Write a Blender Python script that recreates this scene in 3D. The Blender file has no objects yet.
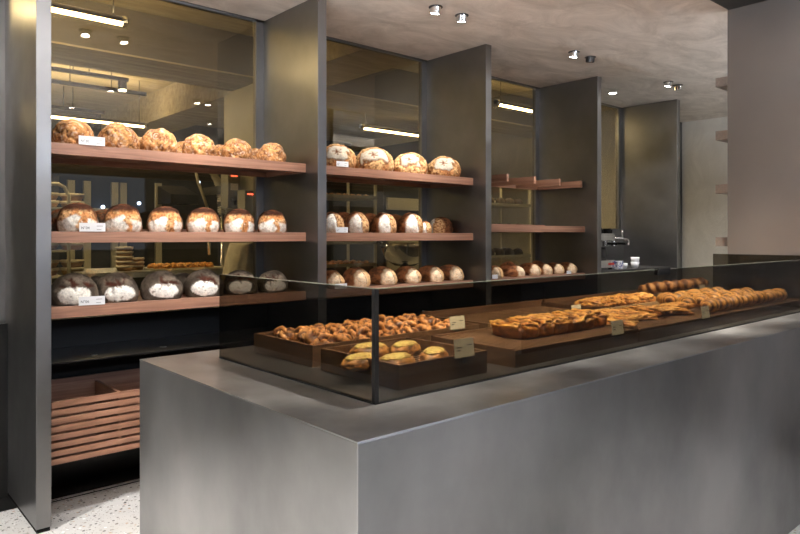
import bpy, bmesh, math, random
from mathutils import Vector, Matrix, noise, Euler
R = math.radians
random.seed(7)
sc = bpy.context.scene
COL = sc.collection

# ------------------------------------------------------------------ camera, world, exposure, big lights
FOC = 662.38                                   # focal length in pixels of an 800 wide frame
cd = bpy.data.cameras.new('camera'); cam = bpy.data.objects.new('camera', cd); COL.objects.link(cam)
cam.location = (0, 0, 1.40); cam.rotation_euler = (R(90), 0, R(48.55 - 90))
cd.sensor_width = 36; cd.lens = FOC / 800 * 36; cd.shift_y = -31 / 800; cd.clip_start = .02
sc.camera = cam
w = bpy.data.worlds.new('world'); sc.world = w; w.use_nodes = True
w.node_tree.nodes['Background'].inputs[0].default_value = (.55, .65, .85, 1)
w.node_tree.nodes['Background'].inputs[1].default_value = .35
vs = sc.view_settings
vs.view_transform = 'Standard'; vs.look = 'None'; vs.gamma = 1; vs.use_curve_mapping = False
vs.exposure = 0.30
sc.cycles.max_bounces = 10; sc.cycles.transparent_max_bounces = 24
sc.cycles.diffuse_bounces = 4; sc.cycles.glossy_bounces = 5
sc.cycles.caustics_reflective = False; sc.cycles.caustics_refractive = False
sc.cycles.sample_clamp_indirect = 5; sc.cycles.use_denoising = True

def light(name, kind, loc, target, power, col, **kw):
    d = bpy.data.lights.new(name, kind); d.energy = power; d.color = col
    for k, v in kw.items(): setattr(d, k, v)
    o = bpy.data.objects.new(name, d); COL.objects.link(o); o.location = loc
    o.rotation_euler = (Vector(target) - Vector(loc)).to_track_quat('-Z', 'Y').to_euler()
    return o
COOL = (.72, .82, 1.0); WARM = (1.0, .80, .58); NEUT = (1.0, .96, .92)
# added cool strip, standing in for street light behind the camera
light('fill_front_strip', 'AREA', (3.1, -3.7, 2.76), (3.6, 3.4, .9), 85, COOL, shape='RECTANGLE', size=4.6, size_y=.26)
# added unseen fill from the left, brightens the counter's end face
light('fill_left', 'AREA', (-3.9, .6, 1.5), (0, 1.4, 1.2), 52, (.88, .93, 1.0), shape='RECTANGLE', size=2.8, size_y=2.3)

# ------------------------------------------------------------------ helpers
FX, FY = math.cos(R(48.55)), math.sin(R(48.55))
def xat(u, Y):                                  # X of the point on plane Y seen in pixel column u
    s = (u - 400) / FOC
    return Y * (FX + s * FY) / (FY - s * FX)
def zat(u, v, Y):
    s = (u - 400) / FOC
    return 1.40 - (v - 236) / FOC * Y / (FY - s * FX)

def box(bm, x0, x1, y0, y1, z0, z1, bev=0):
    r = bmesh.ops.create_cube(bm, size=1)
    vsx = r['verts']
    for v in vsx:
        v.co = Vector((x0 + (v.co.x + .5) * (x1 - x0), y0 + (v.co.y + .5) * (y1 - y0), z0 + (v.co.z + .5) * (z1 - z0)))
    if bev:
        es = list({e for v in vsx for e in v.link_edges})
        bmesh.ops.bevel(bm, geom=es, offset=bev, segments=2, profile=.5, affect='EDGES', clamp_overlap=True)
def cyl(bm, c, r, h, axis='Z', n=20, r2=None, M=None):
    m = {'Z': Matrix(), 'X': Matrix.Rotation(R(90), 4, 'Y'), 'Y': Matrix.Rotation(R(90), 4, 'X')}[axis]
    bmesh.ops.create_cone(bm, cap_ends=True, segments=n, radius1=r, radius2=r if r2 is None else r2, depth=h, matrix=Matrix.Translation(c) @ (M or m))
def tube(bm, pts, r, n=8, caps=True):
    pts = [Vector(p) for p in pts]; rings = []
    up = Vector((0, 0, 1)); prev = None
    for i, p in enumerate(pts):
        t = (pts[min(i + 1, len(pts) - 1)] - pts[max(i - 1, 0)]).normalized()
        a = prev if prev is not None else (up if abs(t.z) < .9 else Vector((1, 0, 0)))
        s = (a - t * a.dot(t)).normalized(); prev = s
        b = t.cross(s); rr = r[i] if isinstance(r, (list, tuple)) else r
        rings.append([bm.verts.new(p + (s * math.cos(q) + b * math.sin(q)) * rr) for q in [2 * math.pi * k / n for k in range(n)]])
    for i in range(len(rings) - 1):
        for k in range(n):
            bm.faces.new((rings[i][k], rings[i][(k + 1) % n], rings[i + 1][(k + 1) % n], rings[i + 1][k]))
    if caps: bm.faces.new(rings[0][::-1]); bm.faces.new(rings[-1])
def lathe(bm, prof, c=(0, 0, 0), n=24):
    rings = []
    for r, z in prof:
        rings.append([bm.verts.new((c[0] + r * math.cos(2 * math.pi * k / n), c[1] + r * math.sin(2 * math.pi * k / n), c[2] + z)) for k in range(n)])
    for i in range(len(rings) - 1):
        for k in range(n):
            bm.faces.new((rings[i][k], rings[i][(k + 1) % n], rings[i + 1][(k + 1) % n], rings[i + 1][k]))
    bm.faces.new(rings[0][::-1]); bm.faces.new(rings[-1])
def B(*boxes, bev=0):
    bm = bmesh.new()
    for b in boxes: box(bm, *b, bev=bev)
    return bm
def obj(name, bm, mat, parent=None, loc=(0, 0, 0), rot=(0, 0, 0), smooth=False):
    if isinstance(bm, bpy.types.Mesh): me = bm
    else:
        bmesh.ops.recalc_face_normals(bm, faces=bm.faces)
        me = bpy.data.meshes.new(name); bm.to_mesh(me); bm.free()
        if smooth:
            for p in me.polygons: p.use_smooth = True
    if not me.materials: me.materials.append(mat)
    o = bpy.data.objects.new(name, me); COL.objects.link(o)
    o.location = loc; o.rotation_euler = rot
    if parent: o.parent = parent
    return o
def tag(o, label, cat, group=None, kind=None):
    o['label'] = label; o['category'] = cat
    if group: o['group'] = group
    if kind: o['kind'] = kind
    return o
def thing(name, label, cat, loc=(0, 0, 0), rz=0, group=None):
    o = bpy.data.objects.new(name, None); COL.objects.link(o); o.empty_display_size = .05
    o.location = loc; o.rotation_euler = (0, 0, rz)
    return tag(o, label, cat, group)
def struct(name, bm, mat, parent=None, **kw):
    o = obj(name, bm, mat, parent, **kw)
    if not parent: o['kind'] = 'structure'
    return o
def dup(src, loc, rot=None, label=None, group=None, scale=None):
    c = src.copy(); COL.objects.link(c); c.location = loc
    if rot is not None: c.rotation_euler = rot
    if scale is not None: c.scale = scale
    if label: c['label'] = label
    if group: c['group'] = group
    for ch in list(src.children):
        k = ch.copy(); COL.objects.link(k); k.parent = c
        for g in list(ch.children):
            q = g.copy(); COL.objects.link(q); q.parent = k
    return c

# ------------------------------------------------------------------ materials
def mat(name):
    m = bpy.data.materials.new(name); m.use_nodes = True
    return m, m.node_tree.nodes, m.node_tree.links, m.node_tree.nodes['Principled BSDF']
def ramp(N, stops):
    r = N.new('ShaderNodeValToRGB'); e = r.color_ramp.elements
    while len(e) < len(stops): e.new(.5)
    for q, (p, c) in zip(e, stops):
        q.position = p; q.color = (*c, 1) if len(c) == 3 else c
    return r
def coords(N, L, scale=(1, 1, 1), rot=(0, 0, 0)):
    t = N.new('ShaderNodeTexCoord'); m = N.new('ShaderNodeMapping')
    m.inputs['Scale'].default_value = scale; m.inputs['Rotation'].default_value = rot
    L.new(t.outputs['Object'], m.inputs['Vector']); return m
def nz(N, L, vec, scale, detail=5, rough=.55, dist=0):
    n = N.new('ShaderNodeTexNoise'); n.inputs['Scale'].default_value = scale; n.inputs['Detail'].default_value = detail
    n.inputs['Roughness'].default_value = rough; n.inputs['Distortion'].default_value = dist
    L.new(vec.outputs[0], n.inputs['Vector']); return n
def bump(N, L, src, out, b, strength=.3, dist=.01):
    u = N.new('ShaderNodeBump'); u.inputs['Strength'].default_value = strength; u.inputs['Distance'].default_value = dist
    L.new(src.outputs[out], u.inputs['Height']); L.new(u.outputs[0], b.inputs['Normal'])
def mottled(name, c1, c2, scale=3, rough=.6, metal=0, r2=None, bumpv=0, stretch=(1, 1, 1), lo=.35, hi=.65, detail=5, spec=None, bscale=None):
    m, N, L, b = mat(name); v = coords(N, L, stretch); n = nz(N, L, v, scale, detail)
    r = ramp(N, [(lo, c1), (hi, c2)]); L.new(n.outputs['Fac'], r.inputs[0]); L.new(r.outputs[0], b.inputs['Base Color'])
    b.inputs['Metallic'].default_value = metal; b.inputs['Roughness'].default_value = rough
    if spec is not None: b.inputs['Specular IOR Level'].default_value = spec
    if r2 is not None:
        n2 = nz(N, L, v, scale * 1.7, 4); q = N.new('ShaderNodeMapRange')
        q.inputs['From Min'].default_value = .3; q.inputs['From Max'].default_value = .7
        q.inputs['To Min'].default_value = rough; q.inputs['To Max'].default_value = r2
        L.new(n2.outputs['Fac'], q.inputs['Value']); L.new(q.outputs[0], b.inputs['Roughness'])
    if bumpv: bump(N, L, nz(N, L, v, bscale or scale * 6, 6), 'Fac', b, bumpv)
    return m
def plain(name, c, rough=.5, metal=0, spec=None):
    return mottled(name, tuple(x * .93 for x in c), c, 8, rough, metal, spec=spec)
def emit(name, c, s):
    m, N, L, b = mat(name); b.inputs['Base Color'].default_value = (0, 0, 0, 1)
    b.inputs['Emission Color'].default_value = (*c, 1); b.inputs['Emission Strength'].default_value = s; return m
def glass(name, tint, refl=1.0, ior=1.5, rough=.0):
    m = bpy.data.materials.new(name); m.use_nodes = True; N, L = m.node_tree.nodes, m.node_tree.links
    N.remove(N['Principled BSDF']); o = N['Material Output']
    t = N.new('ShaderNodeBsdfTransparent'); t.inputs[0].default_value = (*tint, 1)
    g = N.new('ShaderNodeBsdfGlossy'); g.inputs['Roughness'].default_value = rough; g.inputs[0].default_value = (refl, refl, refl, 1)
    f = N.new('ShaderNodeFresnel'); gm = N.new('ShaderNodeNewGeometry'); q = N.new('ShaderNodeMapRange')
    q.inputs['To Min'].default_value = ior; q.inputs['To Max'].default_value = 1 / ior      # same reflection on leaving the pane
    L.new(gm.outputs['Backfacing'], q.inputs['Value']); L.new(q.outputs[0], f.inputs[0])
    x = N.new('ShaderNodeMixShader'); L.new(f.outputs[0], x.inputs[0]); L.new(t.outputs[0], x.inputs[1]); L.new(g.outputs[0], x.inputs[2])
    L.new(x.outputs[0], o.inputs[0]); return m

STEEL = mottled('brushed_steel', (.12, .121, .125), (.48, .476, .47), .9, .29, 1, r2=.44, lo=.30, hi=.70, detail=7, stretch=(1, 1, .8))
STEEL_FIN = mottled('fin_steel', (.17, .168, .166), (.27, .268, .266), 1.3, .31, 1, r2=.44, lo=.3, hi=.7)
STEEL_TOP = mottled('worktop_steel', (.22, .225, .235), (.56, .575, .60), 2.0, .29, 1, r2=.40, lo=.34, hi=.66, detail=7)
STEEL_TAUPE = mottled('taupe_panel_metal', (.145, .133, .126), (.17, .156, .147), 1.2, .42, .75, r2=.5, lo=.3, hi=.7)
CHROME = mottled('chrome', (.7, .7, .7), (.85, .85, .85), 5, .12, 1)
DARKMET = mottled('dark_metal', (.03, .03, .03), (.05, .05, .05), 5, .4, .6)
BLACK = plain('black_panel', (.006, .006, .006), .3, spec=.25)
BLACKM = plain('black_matte', (.008, .008, .008), .6, spec=.05)
CARD = plain('white_card', (.85, .85, .86), .6)
CREAMCARD = plain('cream_card', (.80, .75, .58), .6)
INK = plain('ink', (.03, .03, .03), .7)
RED = plain('red_lettering', (.8, .06, .04), .5)
WHITE = plain('white_ceramic', (.86, .87, .9), .25)
OLIVE = mottled('kitchen_panel', (.26, .25, .19), (.32, .31, .24), 2, .4, .3)
CREAM = mottled('cream_metal', (.55, .53, .42), (.65, .62, .5), 3, .4, .2)
NAVY = mottled('kitchen_dark_wall', (.020, .024, .030), (.030, .034, .042), 2, .6)
LINEN = mottled('linen', (.50, .46, .36), (.62, .58, .47), 20, .9, bumpv=.3)
TUB = mottled('banneton', (.62, .56, .44), (.8, .75, .62), 30, .8, bumpv=.3)
TUBB = mottled('banneton_base', (.45, .28, .14), (.55, .36, .2), 30, .8)
LED = emit('spot_lens', (1, .93, .82), 45)
TUBE = emit('tube_glow', (1, .80, .50), 26)
BLUE = emit('blue_led', (.35, .5, 1), 12)
REDL = emit('red_led', (1, .1, .06), 6)
GL_BACK = glass('bronze_glass', (.80, .75, .62), 1.0, 1.7)
GL_CASE = glass('smoked_glass', (.435, .412, .37), .55, 1.42)
GL_DARK = glass('dark_shelf_glass', (.15, .15, .15), 1, 1.5)

# plaster ceiling with trowel marks
def plaster(name, c1, c2):
    m, N, L, b = mat(name); v = coords(N, L, (1, 1.8, 1), (0, 0, .5))
    n = nz(N, L, v, 2.2, 9, .68, 1.2); r = ramp(N, [(.32, c1), (.5, tuple((a + d) / 2 for a, d in zip(c1, c2))), (.66, c2)])
    L.new(n.outputs['Fac'], r.inputs[0]); L.new(r.outputs[0], b.inputs['Base Color']); b.inputs['Roughness'].default_value = .75
    n2 = nz(N, L, v, 7, 8, .7, 2); bump(N, L, n2, 'Fac', b, .35, .02); return m
PLASTER = plaster('ceiling_plaster', (.48, .43, .375), (.74, .68, .61))
WALLP = plaster('wall_plaster', (.50, .48, .43), (.60, .58, .525))
# board marked concrete
m, N, L, b = mat('board_concrete'); v = coords(N, L, (1, 9, 9)); n = nz(N, L, v, 1.5, 8, .65)
r = ramp(N, [(.35, (.34, .29, .19)), (.65, (.52, .46, .32))]); L.new(n.outputs['Fac'], r.inputs[0]); L.new(r.outputs[0], b.inputs['Base Color'])
b.inputs['Roughness'].default_value = .85; bump(N, L, n, 'Fac', b, .4, .02); CONC = m
CONCD = mottled('shaded_concrete', (.085, .078, .060), (.12, .108, .085), 1.2, .8)  # shade on the kitchen beam's side put into the colour
# terrazzo
m, N, L, b = mat('terrazzo'); v = coords(N, L)
base = nz(N, L, v, 3, 4); rb = ramp(N, [(.3, (.50, .50, .495)), (.7, (.60, .60, .595))]); L.new(base.outputs['Fac'], rb.inputs[0])
last = rb
for i, (s, th, cols) in enumerate([(42, .30, [(0, (.05, .05, .05)), (.45, (.30, .28, .25)), (.75, (.42, .30, .20)), (.9, (.85, .85, .85))]),
                                   (95, .26, [(0, (.12, .12, .12)), (.5, (.40, .39, .37)), (.8, (.33, .25, .2)), (.95, (.9, .9, .9))])]):
    vo = N.new('ShaderNodeTexVoronoi'); vo.inputs['Scale'].default_value = s; L.new(v.outputs[0], vo.inputs['Vector'])
    sep = N.new('ShaderNodeSeparateColor'); L.new(vo.outputs['Color'], sep.inputs[0])
    cr = ramp(N, cols); cr.color_ramp.interpolation = 'CONSTANT'; L.new(sep.outputs[0], cr.inputs[0])
    lt = N.new('ShaderNodeMath'); lt.operation = 'LESS_THAN'; lt.inputs[1].default_value = th; L.new(vo.outputs['Distance'], lt.inputs[0])
    g2 = N.new('ShaderNodeMath'); g2.operation = 'GREATER_THAN'; g2.inputs[1].default_value = .45; L.new(sep.outputs[1], g2.inputs[0])
    mu = N.new('ShaderNodeMath'); mu.operation = 'MULTIPLY'; L.new(lt.outputs[0], mu.inputs[0]); L.new(g2.outputs[0], mu.inputs[1])
    mx = N.new('ShaderNodeMix'); mx.data_type = 'RGBA'; L.new(mu.outputs[0], mx.inputs['Factor'])
    L.new(last.outputs[0] if last is rb else last.outputs['Result'], mx.inputs['A']); L.new(cr.outputs[0], mx.inputs['B']); last = mx
L.new(last.outputs['Result'], b.inputs['Base Color']); b.inputs['Roughness'].default_value = .3; TERRAZZO = m
# walnut, grain along the given axis
def wood(name, c1, c2, c3, axis=0, rough=.45):
    m, N, L, b = mat(name); s = [38, 38, 38]; s[axis] = 1.6
    v = coords(N, L, tuple(s)); n = nz(N, L, v, 1.0, 6, .6, .6)
    r = ramp(N, [(.30, c1), (.5, c2), (.70, c3)]); L.new(n.outputs['Fac'], r.inputs[0]); L.new(r.outputs[0], b.inputs['Base Color'])
    b.inputs['Roughness'].default_value = rough; bump(N, L, n, 'Fac', b, .12, .004); return m
WALNUT = wood('walnut', (.16, .075, .045), (.27, .135, .085), (.37, .20, .13))
WALNUTY = wood('walnut_cross', (.16, .075, .045), (.27, .135, .085), (.37, .20, .13), 1)
TRAYW = wood('tray_walnut', (.055, .028, .014), (.12, .062, .03), (.21, .115, .058), rough=.6)
TRAYWY = wood('tray_walnut_cross', (.08, .042, .021), (.16, .085, .04), (.26, .145, .072), 1, .6)
TRAYL = wood('tray_maple', (.45, .30, .16), (.55, .38, .21), (.62, .45, .27))
# baked crust: colour of crust and flour carried by the mesh, fine grain procedural
def crust(name, rough=.75, grain=.35, scale=90, spec=.3, coat=0):
    m, N, L, b = mat(name); a = N.new('ShaderNodeAttribute'); a.attribute_name = 'crust'
    v = coords(N, L); n = nz(N, L, v, scale, 6, .7)
    q = N.new('ShaderNodeMapRange'); q.inputs['From Min'].default_value = .3; q.inputs['From Max'].default_value = .7
    q.inputs['To Min'].default_value = 1 - grain; q.inputs['To Max'].default_value = 1 + grain; L.new(n.outputs['Fac'], q.inputs['Value'])
    mx = N.new('ShaderNodeVectorMath'); mx.operation = 'SCALE'; L.new(a.outputs['Color'], mx.inputs[0]); L.new(q.outputs[0], mx.inputs['Scale'])
    L.new(mx.outputs[0], b.inputs['Base Color']); b.inputs['Roughness'].default_value = rough
    b.inputs['Specular IOR Level'].default_value = spec; b.inputs['Coat Weight'].default_value = coat; b.inputs['Coat Roughness'].default_value = .3
    bump(N, L, n, 'Fac', b, .5, .004); return m
CRUST = crust('bread_crust', .8, spec=.12); GLAZE = crust('glazed_crust', .4, .3, 120, .5, .25)

# ------------------------------------------------------------------ room shell
CZ = 2.912
struct('floor', B((-4, 9, -4, 3.86, -.1, 0)), TERRAZZO)
fk = struct('floor_kitchen', B((-4, 9, 4.2, 11.6, -.1, 0)), plain('kitchen_floor', (.42, .40, .34), .5))
struct('floor_threshold', B((-4, 9, 3.86, 4.2, -.1, 0)), BLACKM)
struct('ceiling', B((-4, 8.7, -4, 4.12, CZ, 3.1)), PLASTER)
struct('ceiling_kitchen', B((-4, 8.7, 4.12, 11.5, 3.4, 3.5)), CONC)
struct('ceiling_edge', B((-4, 8.7, 4.12, 4.20, CZ + .02, 3.4)), CONCD)
struct('wall_right', B((8.66, 8.8, -4, 11.5, 0, 3.4)), WALLP)
struct('wall_left', B((-4.1, -4, -4, -1.1, 0, 3.4), (-4.1, -4, 1.9, 11.5, 0, 3.4), (-4.1, -4, -1.1, 1.9, 2.75, 3.4)), WALLP)
struct('wall_front', B((-4, -1.4, -4.1, -4, 0, 3.1), (4.6, 8.7, -4.1, -4, 0, 3.1), (-1.4, 4.6, -4.1, -4, 0, .4), (-1.4, 4.6, -4.1, -4, 2.8, 3.1)), mottled('dark_wall_paint', (.06, .058, .055), (.08, .077, .072), 2, .7))
struct('wall_kitchen', B((-4, 8.7, 11.4, 11.5, 0, 3.4)), NAVY)
# dark lower band of the kitchen walls
struct('wall_kitchen_panel', B((7.6, 7.7, 6.7, 11.4, 0, 3.0)), NAVY)
# kitchen concrete beams
struct('trim_1', B((-4, 8.66, 5.96, 6.65, 3.0, 3.4)), CONCD)
struct('trim_2', B((-4, 8.66, 5.955, 6.655, 2.985, 3.0)), CONC)  # lighter skin under the beam, its lamplit underside put into the colour
struct('trim_3', B((3.52, 4.12, 4.2, 5.955, 3.0, 3.4), (3.52, 4.12, 6.655, 11.4, 3.0, 3.4)), CONC)
# bulkhead above the customer side, beside the taupe panel
struct('trim_4', B((4.0, 8.6, .3, 1.86, CZ - .006, CZ)), DARKMET)
# floor rails of the sliding doors
for i, y in enumerate((3.79, 3.835)):
    struct('trim_%d' % (5 + i), B((.845, 2.36, y, y + .014, 0, .010)), CHROME)

# ------------------------------------------------------------------ steel fins
FL = [.777, 2.366, 3.954, 5.544, 7.133]; FT = .065
names = ['tall brushed steel fin at the far left, its end face running to the floor',
         'second tall steel fin from the left, between the left and middle bread bays',
         'third tall steel fin, between the middle bread bay and the nearly empty bay',
         'fourth tall steel fin, beside the coffee machine',
         'rightmost and farthest tall steel fin, against the pale plaster wall']
fins = []
for i, x in enumerate(FL):
    t = thing('steel_fin', names[i], 'divider panel', (x, 3.456, 0), 0, 'steel fins between the wall bays')
    obj('panel', B((0, FT, 0, .694, .02, CZ - .001), bev=.0015), STEEL_FIN, t)
    obj('foot_plinth', B((.004, FT - .004, .006, .69, 0, .02)), BLACKM, t)

# ------------------------------------------------------------------ glazed screen behind the shelves
wins = [(-1.5, .777), (.842, 2.366), (2.431, 3.954), (4.019, 5.544), (5.609, 7.133), (7.198, 8.66)]
for i, (a, c) in enumerate(wins):
    f = struct('window_%d' % (i + 1), B((a, a + .006, 4.13, 4.17, 0, CZ), (c - .058, c, 4.13, 4.17, 0, CZ), (a, c, 4.13, 4.17, CZ - .015, CZ)), STEEL_FIN)
    struct('pane', B((a + .006, c - .058, 4.146, 4.154, .0, CZ - .015)), GL_BACK, f)
# black cladding of the glazed screen below the lowest shelf
struct('wall_back_lower', B((.842, 2.36, 4.06, 4.12, 0, .93), (2.435, 3.95, 4.06, 4.12, 0, .93), (4.02, 5.54, 4.06, 4.12, 0, .93), (-1.5, .776, 4.06, 4.12, 0, .93)), BLACK)

# ------------------------------------------------------------------ wall shelves
def shelf(x0, x1, zt, label, zb=None):
    t = thing('bread_shelf', label, 'shelf', (x0, 3.592, zt), 0, 'walnut bread shelves')
    L_ = x1 - x0
    obj('front_rail', B((0, L_, 0, .024, -.057, 0), bev=.001), WALNUT, t)
    obj('back_rail', B((0, L_, .47, .49, -.057, .02), bev=.001), WALNUT, t)
    obj('side_rail', B((0, .018, .024, .47, -.057, -.004)), WALNUTY, t)
    obj('side_rail', B((L_ - .018, L_, .024, .47, -.057, -.004)), WALNUTY, t)
    bm = bmesh.new(); y = .03
    while y < .45:
        box(bm, .018, L_ - .018, y, y + .045, -.024, -.004); y += .052
    obj('slats', bm, WALNUT, t); return t
TZ, MZ, LZ = 1.865, 1.423, 1.047
bays = [(.842, 2.366, 'left bay'), (2.431, 3.954, 'middle bay')]
for a, c, nm in bays:
    shelf(a, c, TZ, 'top walnut bread shelf of the %s' % nm)
    shelf(a, c, MZ, 'middle walnut bread shelf of the %s' % nm)
    shelf(a, c, LZ, 'lowest walnut bread shelf of the %s' % nm)
shelf(4.019, 5.544, 1.492, 'empty middle walnut shelf of the bay beside the coffee machine')
shelf(4.019, 5.544, LZ, 'lowest walnut shelf with small loaves beside the coffee machine')
xs = [4.41, 4.79, 5.16, 5.51]
ords = ['leftmost', 'second', 'third', 'rightmost']
bar = None
t = None
for k, x in enumerate(xs):
    lb = ['leftmost bare walnut bearer', 'second bare walnut bearer from the left', 'third bare walnut bearer from the left', 'rightmost bare walnut bearer against the fourth fin'][k] + ' high in the third bay'
    o = obj('shelf_bearer', B((-.028, 0, 0, .50, 0, .062), bev=.001), WALNUTY, None, (x, 3.60, 1.865)); tag(o, lb, 'shelf bearer', 'bare shelf bearers in the third bay')
# thin rear cleat that carries the bearers
tag(obj('shelf_cleat', B((0, 1.521, 0, .02, 0, .03)), WALNUT, None, (4.021, 4.105, 1.865)), 'thin walnut cleat along the glass behind the bare bearers', 'shelf bearer')

# slatted drawer box and the dark glass shelf above it
t = thing('bread_bin', 'low slatted walnut bread box near the floor in the left bay', 'bread bin', (.842, 3.60, .262))
bm = bmesh.new(); 
for k in range(8):
    z = k * .0405
    h = .027
    box(bm, 0, 1.522, 0, .018, z, z + h if k < 7 else .313, bev=.001)
obj('slatted_front', bm, WALNUT, t)
obj('back_board', B((0, 1.522, .40, .42, 0, .345)), WALNUT, t)
obj('base_board', B((0, 1.522, .018, .40, .0, .015)), WALNUT, t)
obj('divider', B((.36, .378, .018, .40, .015, .312)), WALNUTY, t)
obj('side_board', B((0, .018, .018, .40, .015, .312)), WALNUTY, t)
obj('side_board', B((1.504, 1.522, .018, .40, .015, .312)), WALNUTY, t)
t = thing('glass_shelf', 'dark glass shelf under the breads of the left bay', 'shelf', (.842, 3.59, .762))
obj('glass_board', B((0, 1.522, 0, .46, 0, .008)), BLACK, t)
for x in (.25, .62, 1.15):
    obj('shelf_clip', B((x, x + .03, .10, .13, .008, .014)), DARKMET, t)

# ------------------------------------------------------------------ taupe panel at the right, with shelves behind it
t = thing('taupe_metal_panel', 'large taupe metal panel rising at the right end of the counter', 'divider panel', (4.56, -.9, 0))
obj('panel', B((0, .06, 0, 2.765, 0, CZ - .007), bev=.001), STEEL_TAUPE, t)
for k, (a, c) in enumerate([(2.418, 2.480), (2.055, 2.118), (1.690, 1.752), (1.330, 1.392)]):
    o = obj('wall_shelf', B((0, 1.8, 0, .45, 0, .062), bev=.001), wood('greyed_oak_%d' % k, (.15, .125, .11), (.19, .16, .14), (.23, .195, .17)) if k == 0 else bpy.data.materials['greyed_oak_0'], None, (4.622, 1.52, a))
    tag(o, ['topmost', 'second highest', 'third highest', 'lowest'][k] + ' shelf board end poking out behind the taupe panel', 'shelf', 'shelf boards behind the taupe panel')

# ------------------------------------------------------------------ service counter
CT = .958
t = thing('service_counter', 'long brushed steel service counter in the foreground', 'counter', (.873, 1.125, 0))
obj('body', B((0, 3.685, 0, 1.275, .0, CT - .004), bev=.002), STEEL, t)
obj('worktop', B((-.0005, 3.685, -.0005, 1.2755, CT - .004, CT), bev=.0008), STEEL_TOP, t)

# smoked glass guard on the counter
t = thing('glass_guard', 'low smoked glass guard around the pastries on the counter', 'glass guard', (1.098, 1.342, CT))
GH = .303
obj('front_pane', B((.008, 3.42, 0, .008, .004, GH)), GL_CASE, t)
obj('side_pane', B((0, .008, .0, .89, .004, GH)), GL_CASE, t)
obj('side_pane', B((3.42, 3.428, .0, .60, .004, GH + .02)), GL_CASE, t)
obj('corner_joint', B((-.0012, .012, -.0012, .0, .004, GH), (-.0012, .0, .0, .012, .004, GH)), BLACKM, t)
obj('base_seal', B((0, 3.43, -.0015, .0095, .0, .004), (-.0015, .0095, .0095, .89, 0, .004), (3.419, 3.4295, .0095, .6, 0, .004)), BLACKM, t)
obj('edge_strip', B((-.0005, .0085, .0085, .89, GH, GH + .0012), (-.0005, 3.42, -.0005, .0085, GH, GH + .0012)), mottled('glass_edge', (.10, .11, .09), (.14, .15, .12), 8, .2), t)
obj('clip', B((1.50, 1.60, -.006, .014, GH - .022, GH + .006), bev=.002), BLACKM, t)

# ------------------------------------------------------------------ ceiling spots
def spot_fixture(x, y, label, tx, ty, tz, power, col=NEUT, lit=True, size=R(62)):
    t = thing('ceiling_spot', label, 'spotlight', (x, y, CZ), 0, 'tilting spotlights in the plaster ceiling')
    bm = bmesh.new(); lathe(bm, [(.040, -.001), (.047, -.001), (.047, -.004), (.040, -.004)], n=28); obj('trim_ring', bm, DARKMET, t)
    d = Vector((tx - x, ty - y, tz - CZ)).normalized(); q = Vector((0, 0, -1)).rotation_difference((d + Vector((0, 0, -1.0))).normalized())
    M = q.to_matrix().to_4x4()
    bm = bmesh.new()
    prof = [(.036, 0), (.036, -.042), (.031, -.045), (.029, -.036)]
    lathe(bm, prof, n=28); bm.transform(M); hs = obj('housing', bm, CHROME if lit else DARKMET, t)
    bm = bmesh.new(); cyl(bm, (0, 0, -.0405), .028, .004, n=28); bm.transform(M); obj('lens', bm, LED if lit else CHROME, hs)
    p = Vector((x, y, CZ)) + q @ Vector((0, 0, -.06))
    light('spot_lamp', 'SPOT', p, (tx, ty, tz), power, col, spot_size=size, spot_blend=.8, shadow_soft_size=.03)
P1 = 84
spot_fixture(3.07, 3.12, 'left spotlight of the pair nearest the camera, above the middle bay', 3.0, 3.66, 1.6, P1)
spot_fixture(3.32, 3.12, 'right spotlight of the pair nearest the camera, above the middle bay', 3.6, 3.66, 1.5, P1)
spot_fixture(4.67, 3.13, 'left spotlight of the middle pair above the nearly empty bay', 4.6, 3.7, 1.4, P1 * .8)
spot_fixture(4.91, 3.13, 'unlit right spotlight of the middle pair above the nearly empty bay', 5.2, 3.7, 1.4, P1 * .5, lit=False)
spot_fixture(6.28, 3.13, 'left spotlight of the farthest pair beside the last fin', 6.3, 3.7, 1.3, P1 * .7)
spot_fixture(6.48, 3.13, 'right spotlight of the farthest pair beside the last fin', 7.6, 3.6, 1.2, P1 * .7)
# spots of the left bay, same row (above the frame)
spot_fixture(1.49, 3.12, 'left spotlight above the left bread bay, out of view', 1.25, 3.66, 1.6, P1 * 1.15)
spot_fixture(1.76, 3.12, 'right spotlight above the left bread bay, out of view', 1.95, 3.66, 1.5, P1 * 1.15)
# row over the display counter (out of view)
for k, x in enumerate((1.55, 2.25, 3.17, 3.30, 4.0)):
    spot_fixture(x, 1.30, ['first', 'second', 'third', 'fourth', 'fifth'][k] + ' spotlight over the pastry counter, out of view', x + (-.15 if k == 0 else .1), 1.80, 1.0, (540, 540, 380, 380, 540)[k], (1, .88, .72), size=R(46))
for k, (x, y, pw) in enumerate(((-.5, 2.7, 380), (-1.6, 1.2, 430), (.2, -1.2, 60), (2.2, .12, 22), (3.88, .12, 22), (2.0, -2.4, 30), (6.2, 1.2, 200), (-1.2, -2.2, 60))):  # all but the two before counter and taupe panel are added fill lights
    spot_fixture(x, y, 'spotlight in the customer area ceiling, out of view, ' + ['added fill by the left glazing', 'added fill by the entrance', 'added fill behind the camera', 'before the counter', 'before the taupe panel', 'added fill by the shop window', 'added fill beyond the taupe panel', 'added fill in the front left corner'][k], x, y + .01, 0, pw, NEUT, size=R(95))
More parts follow.
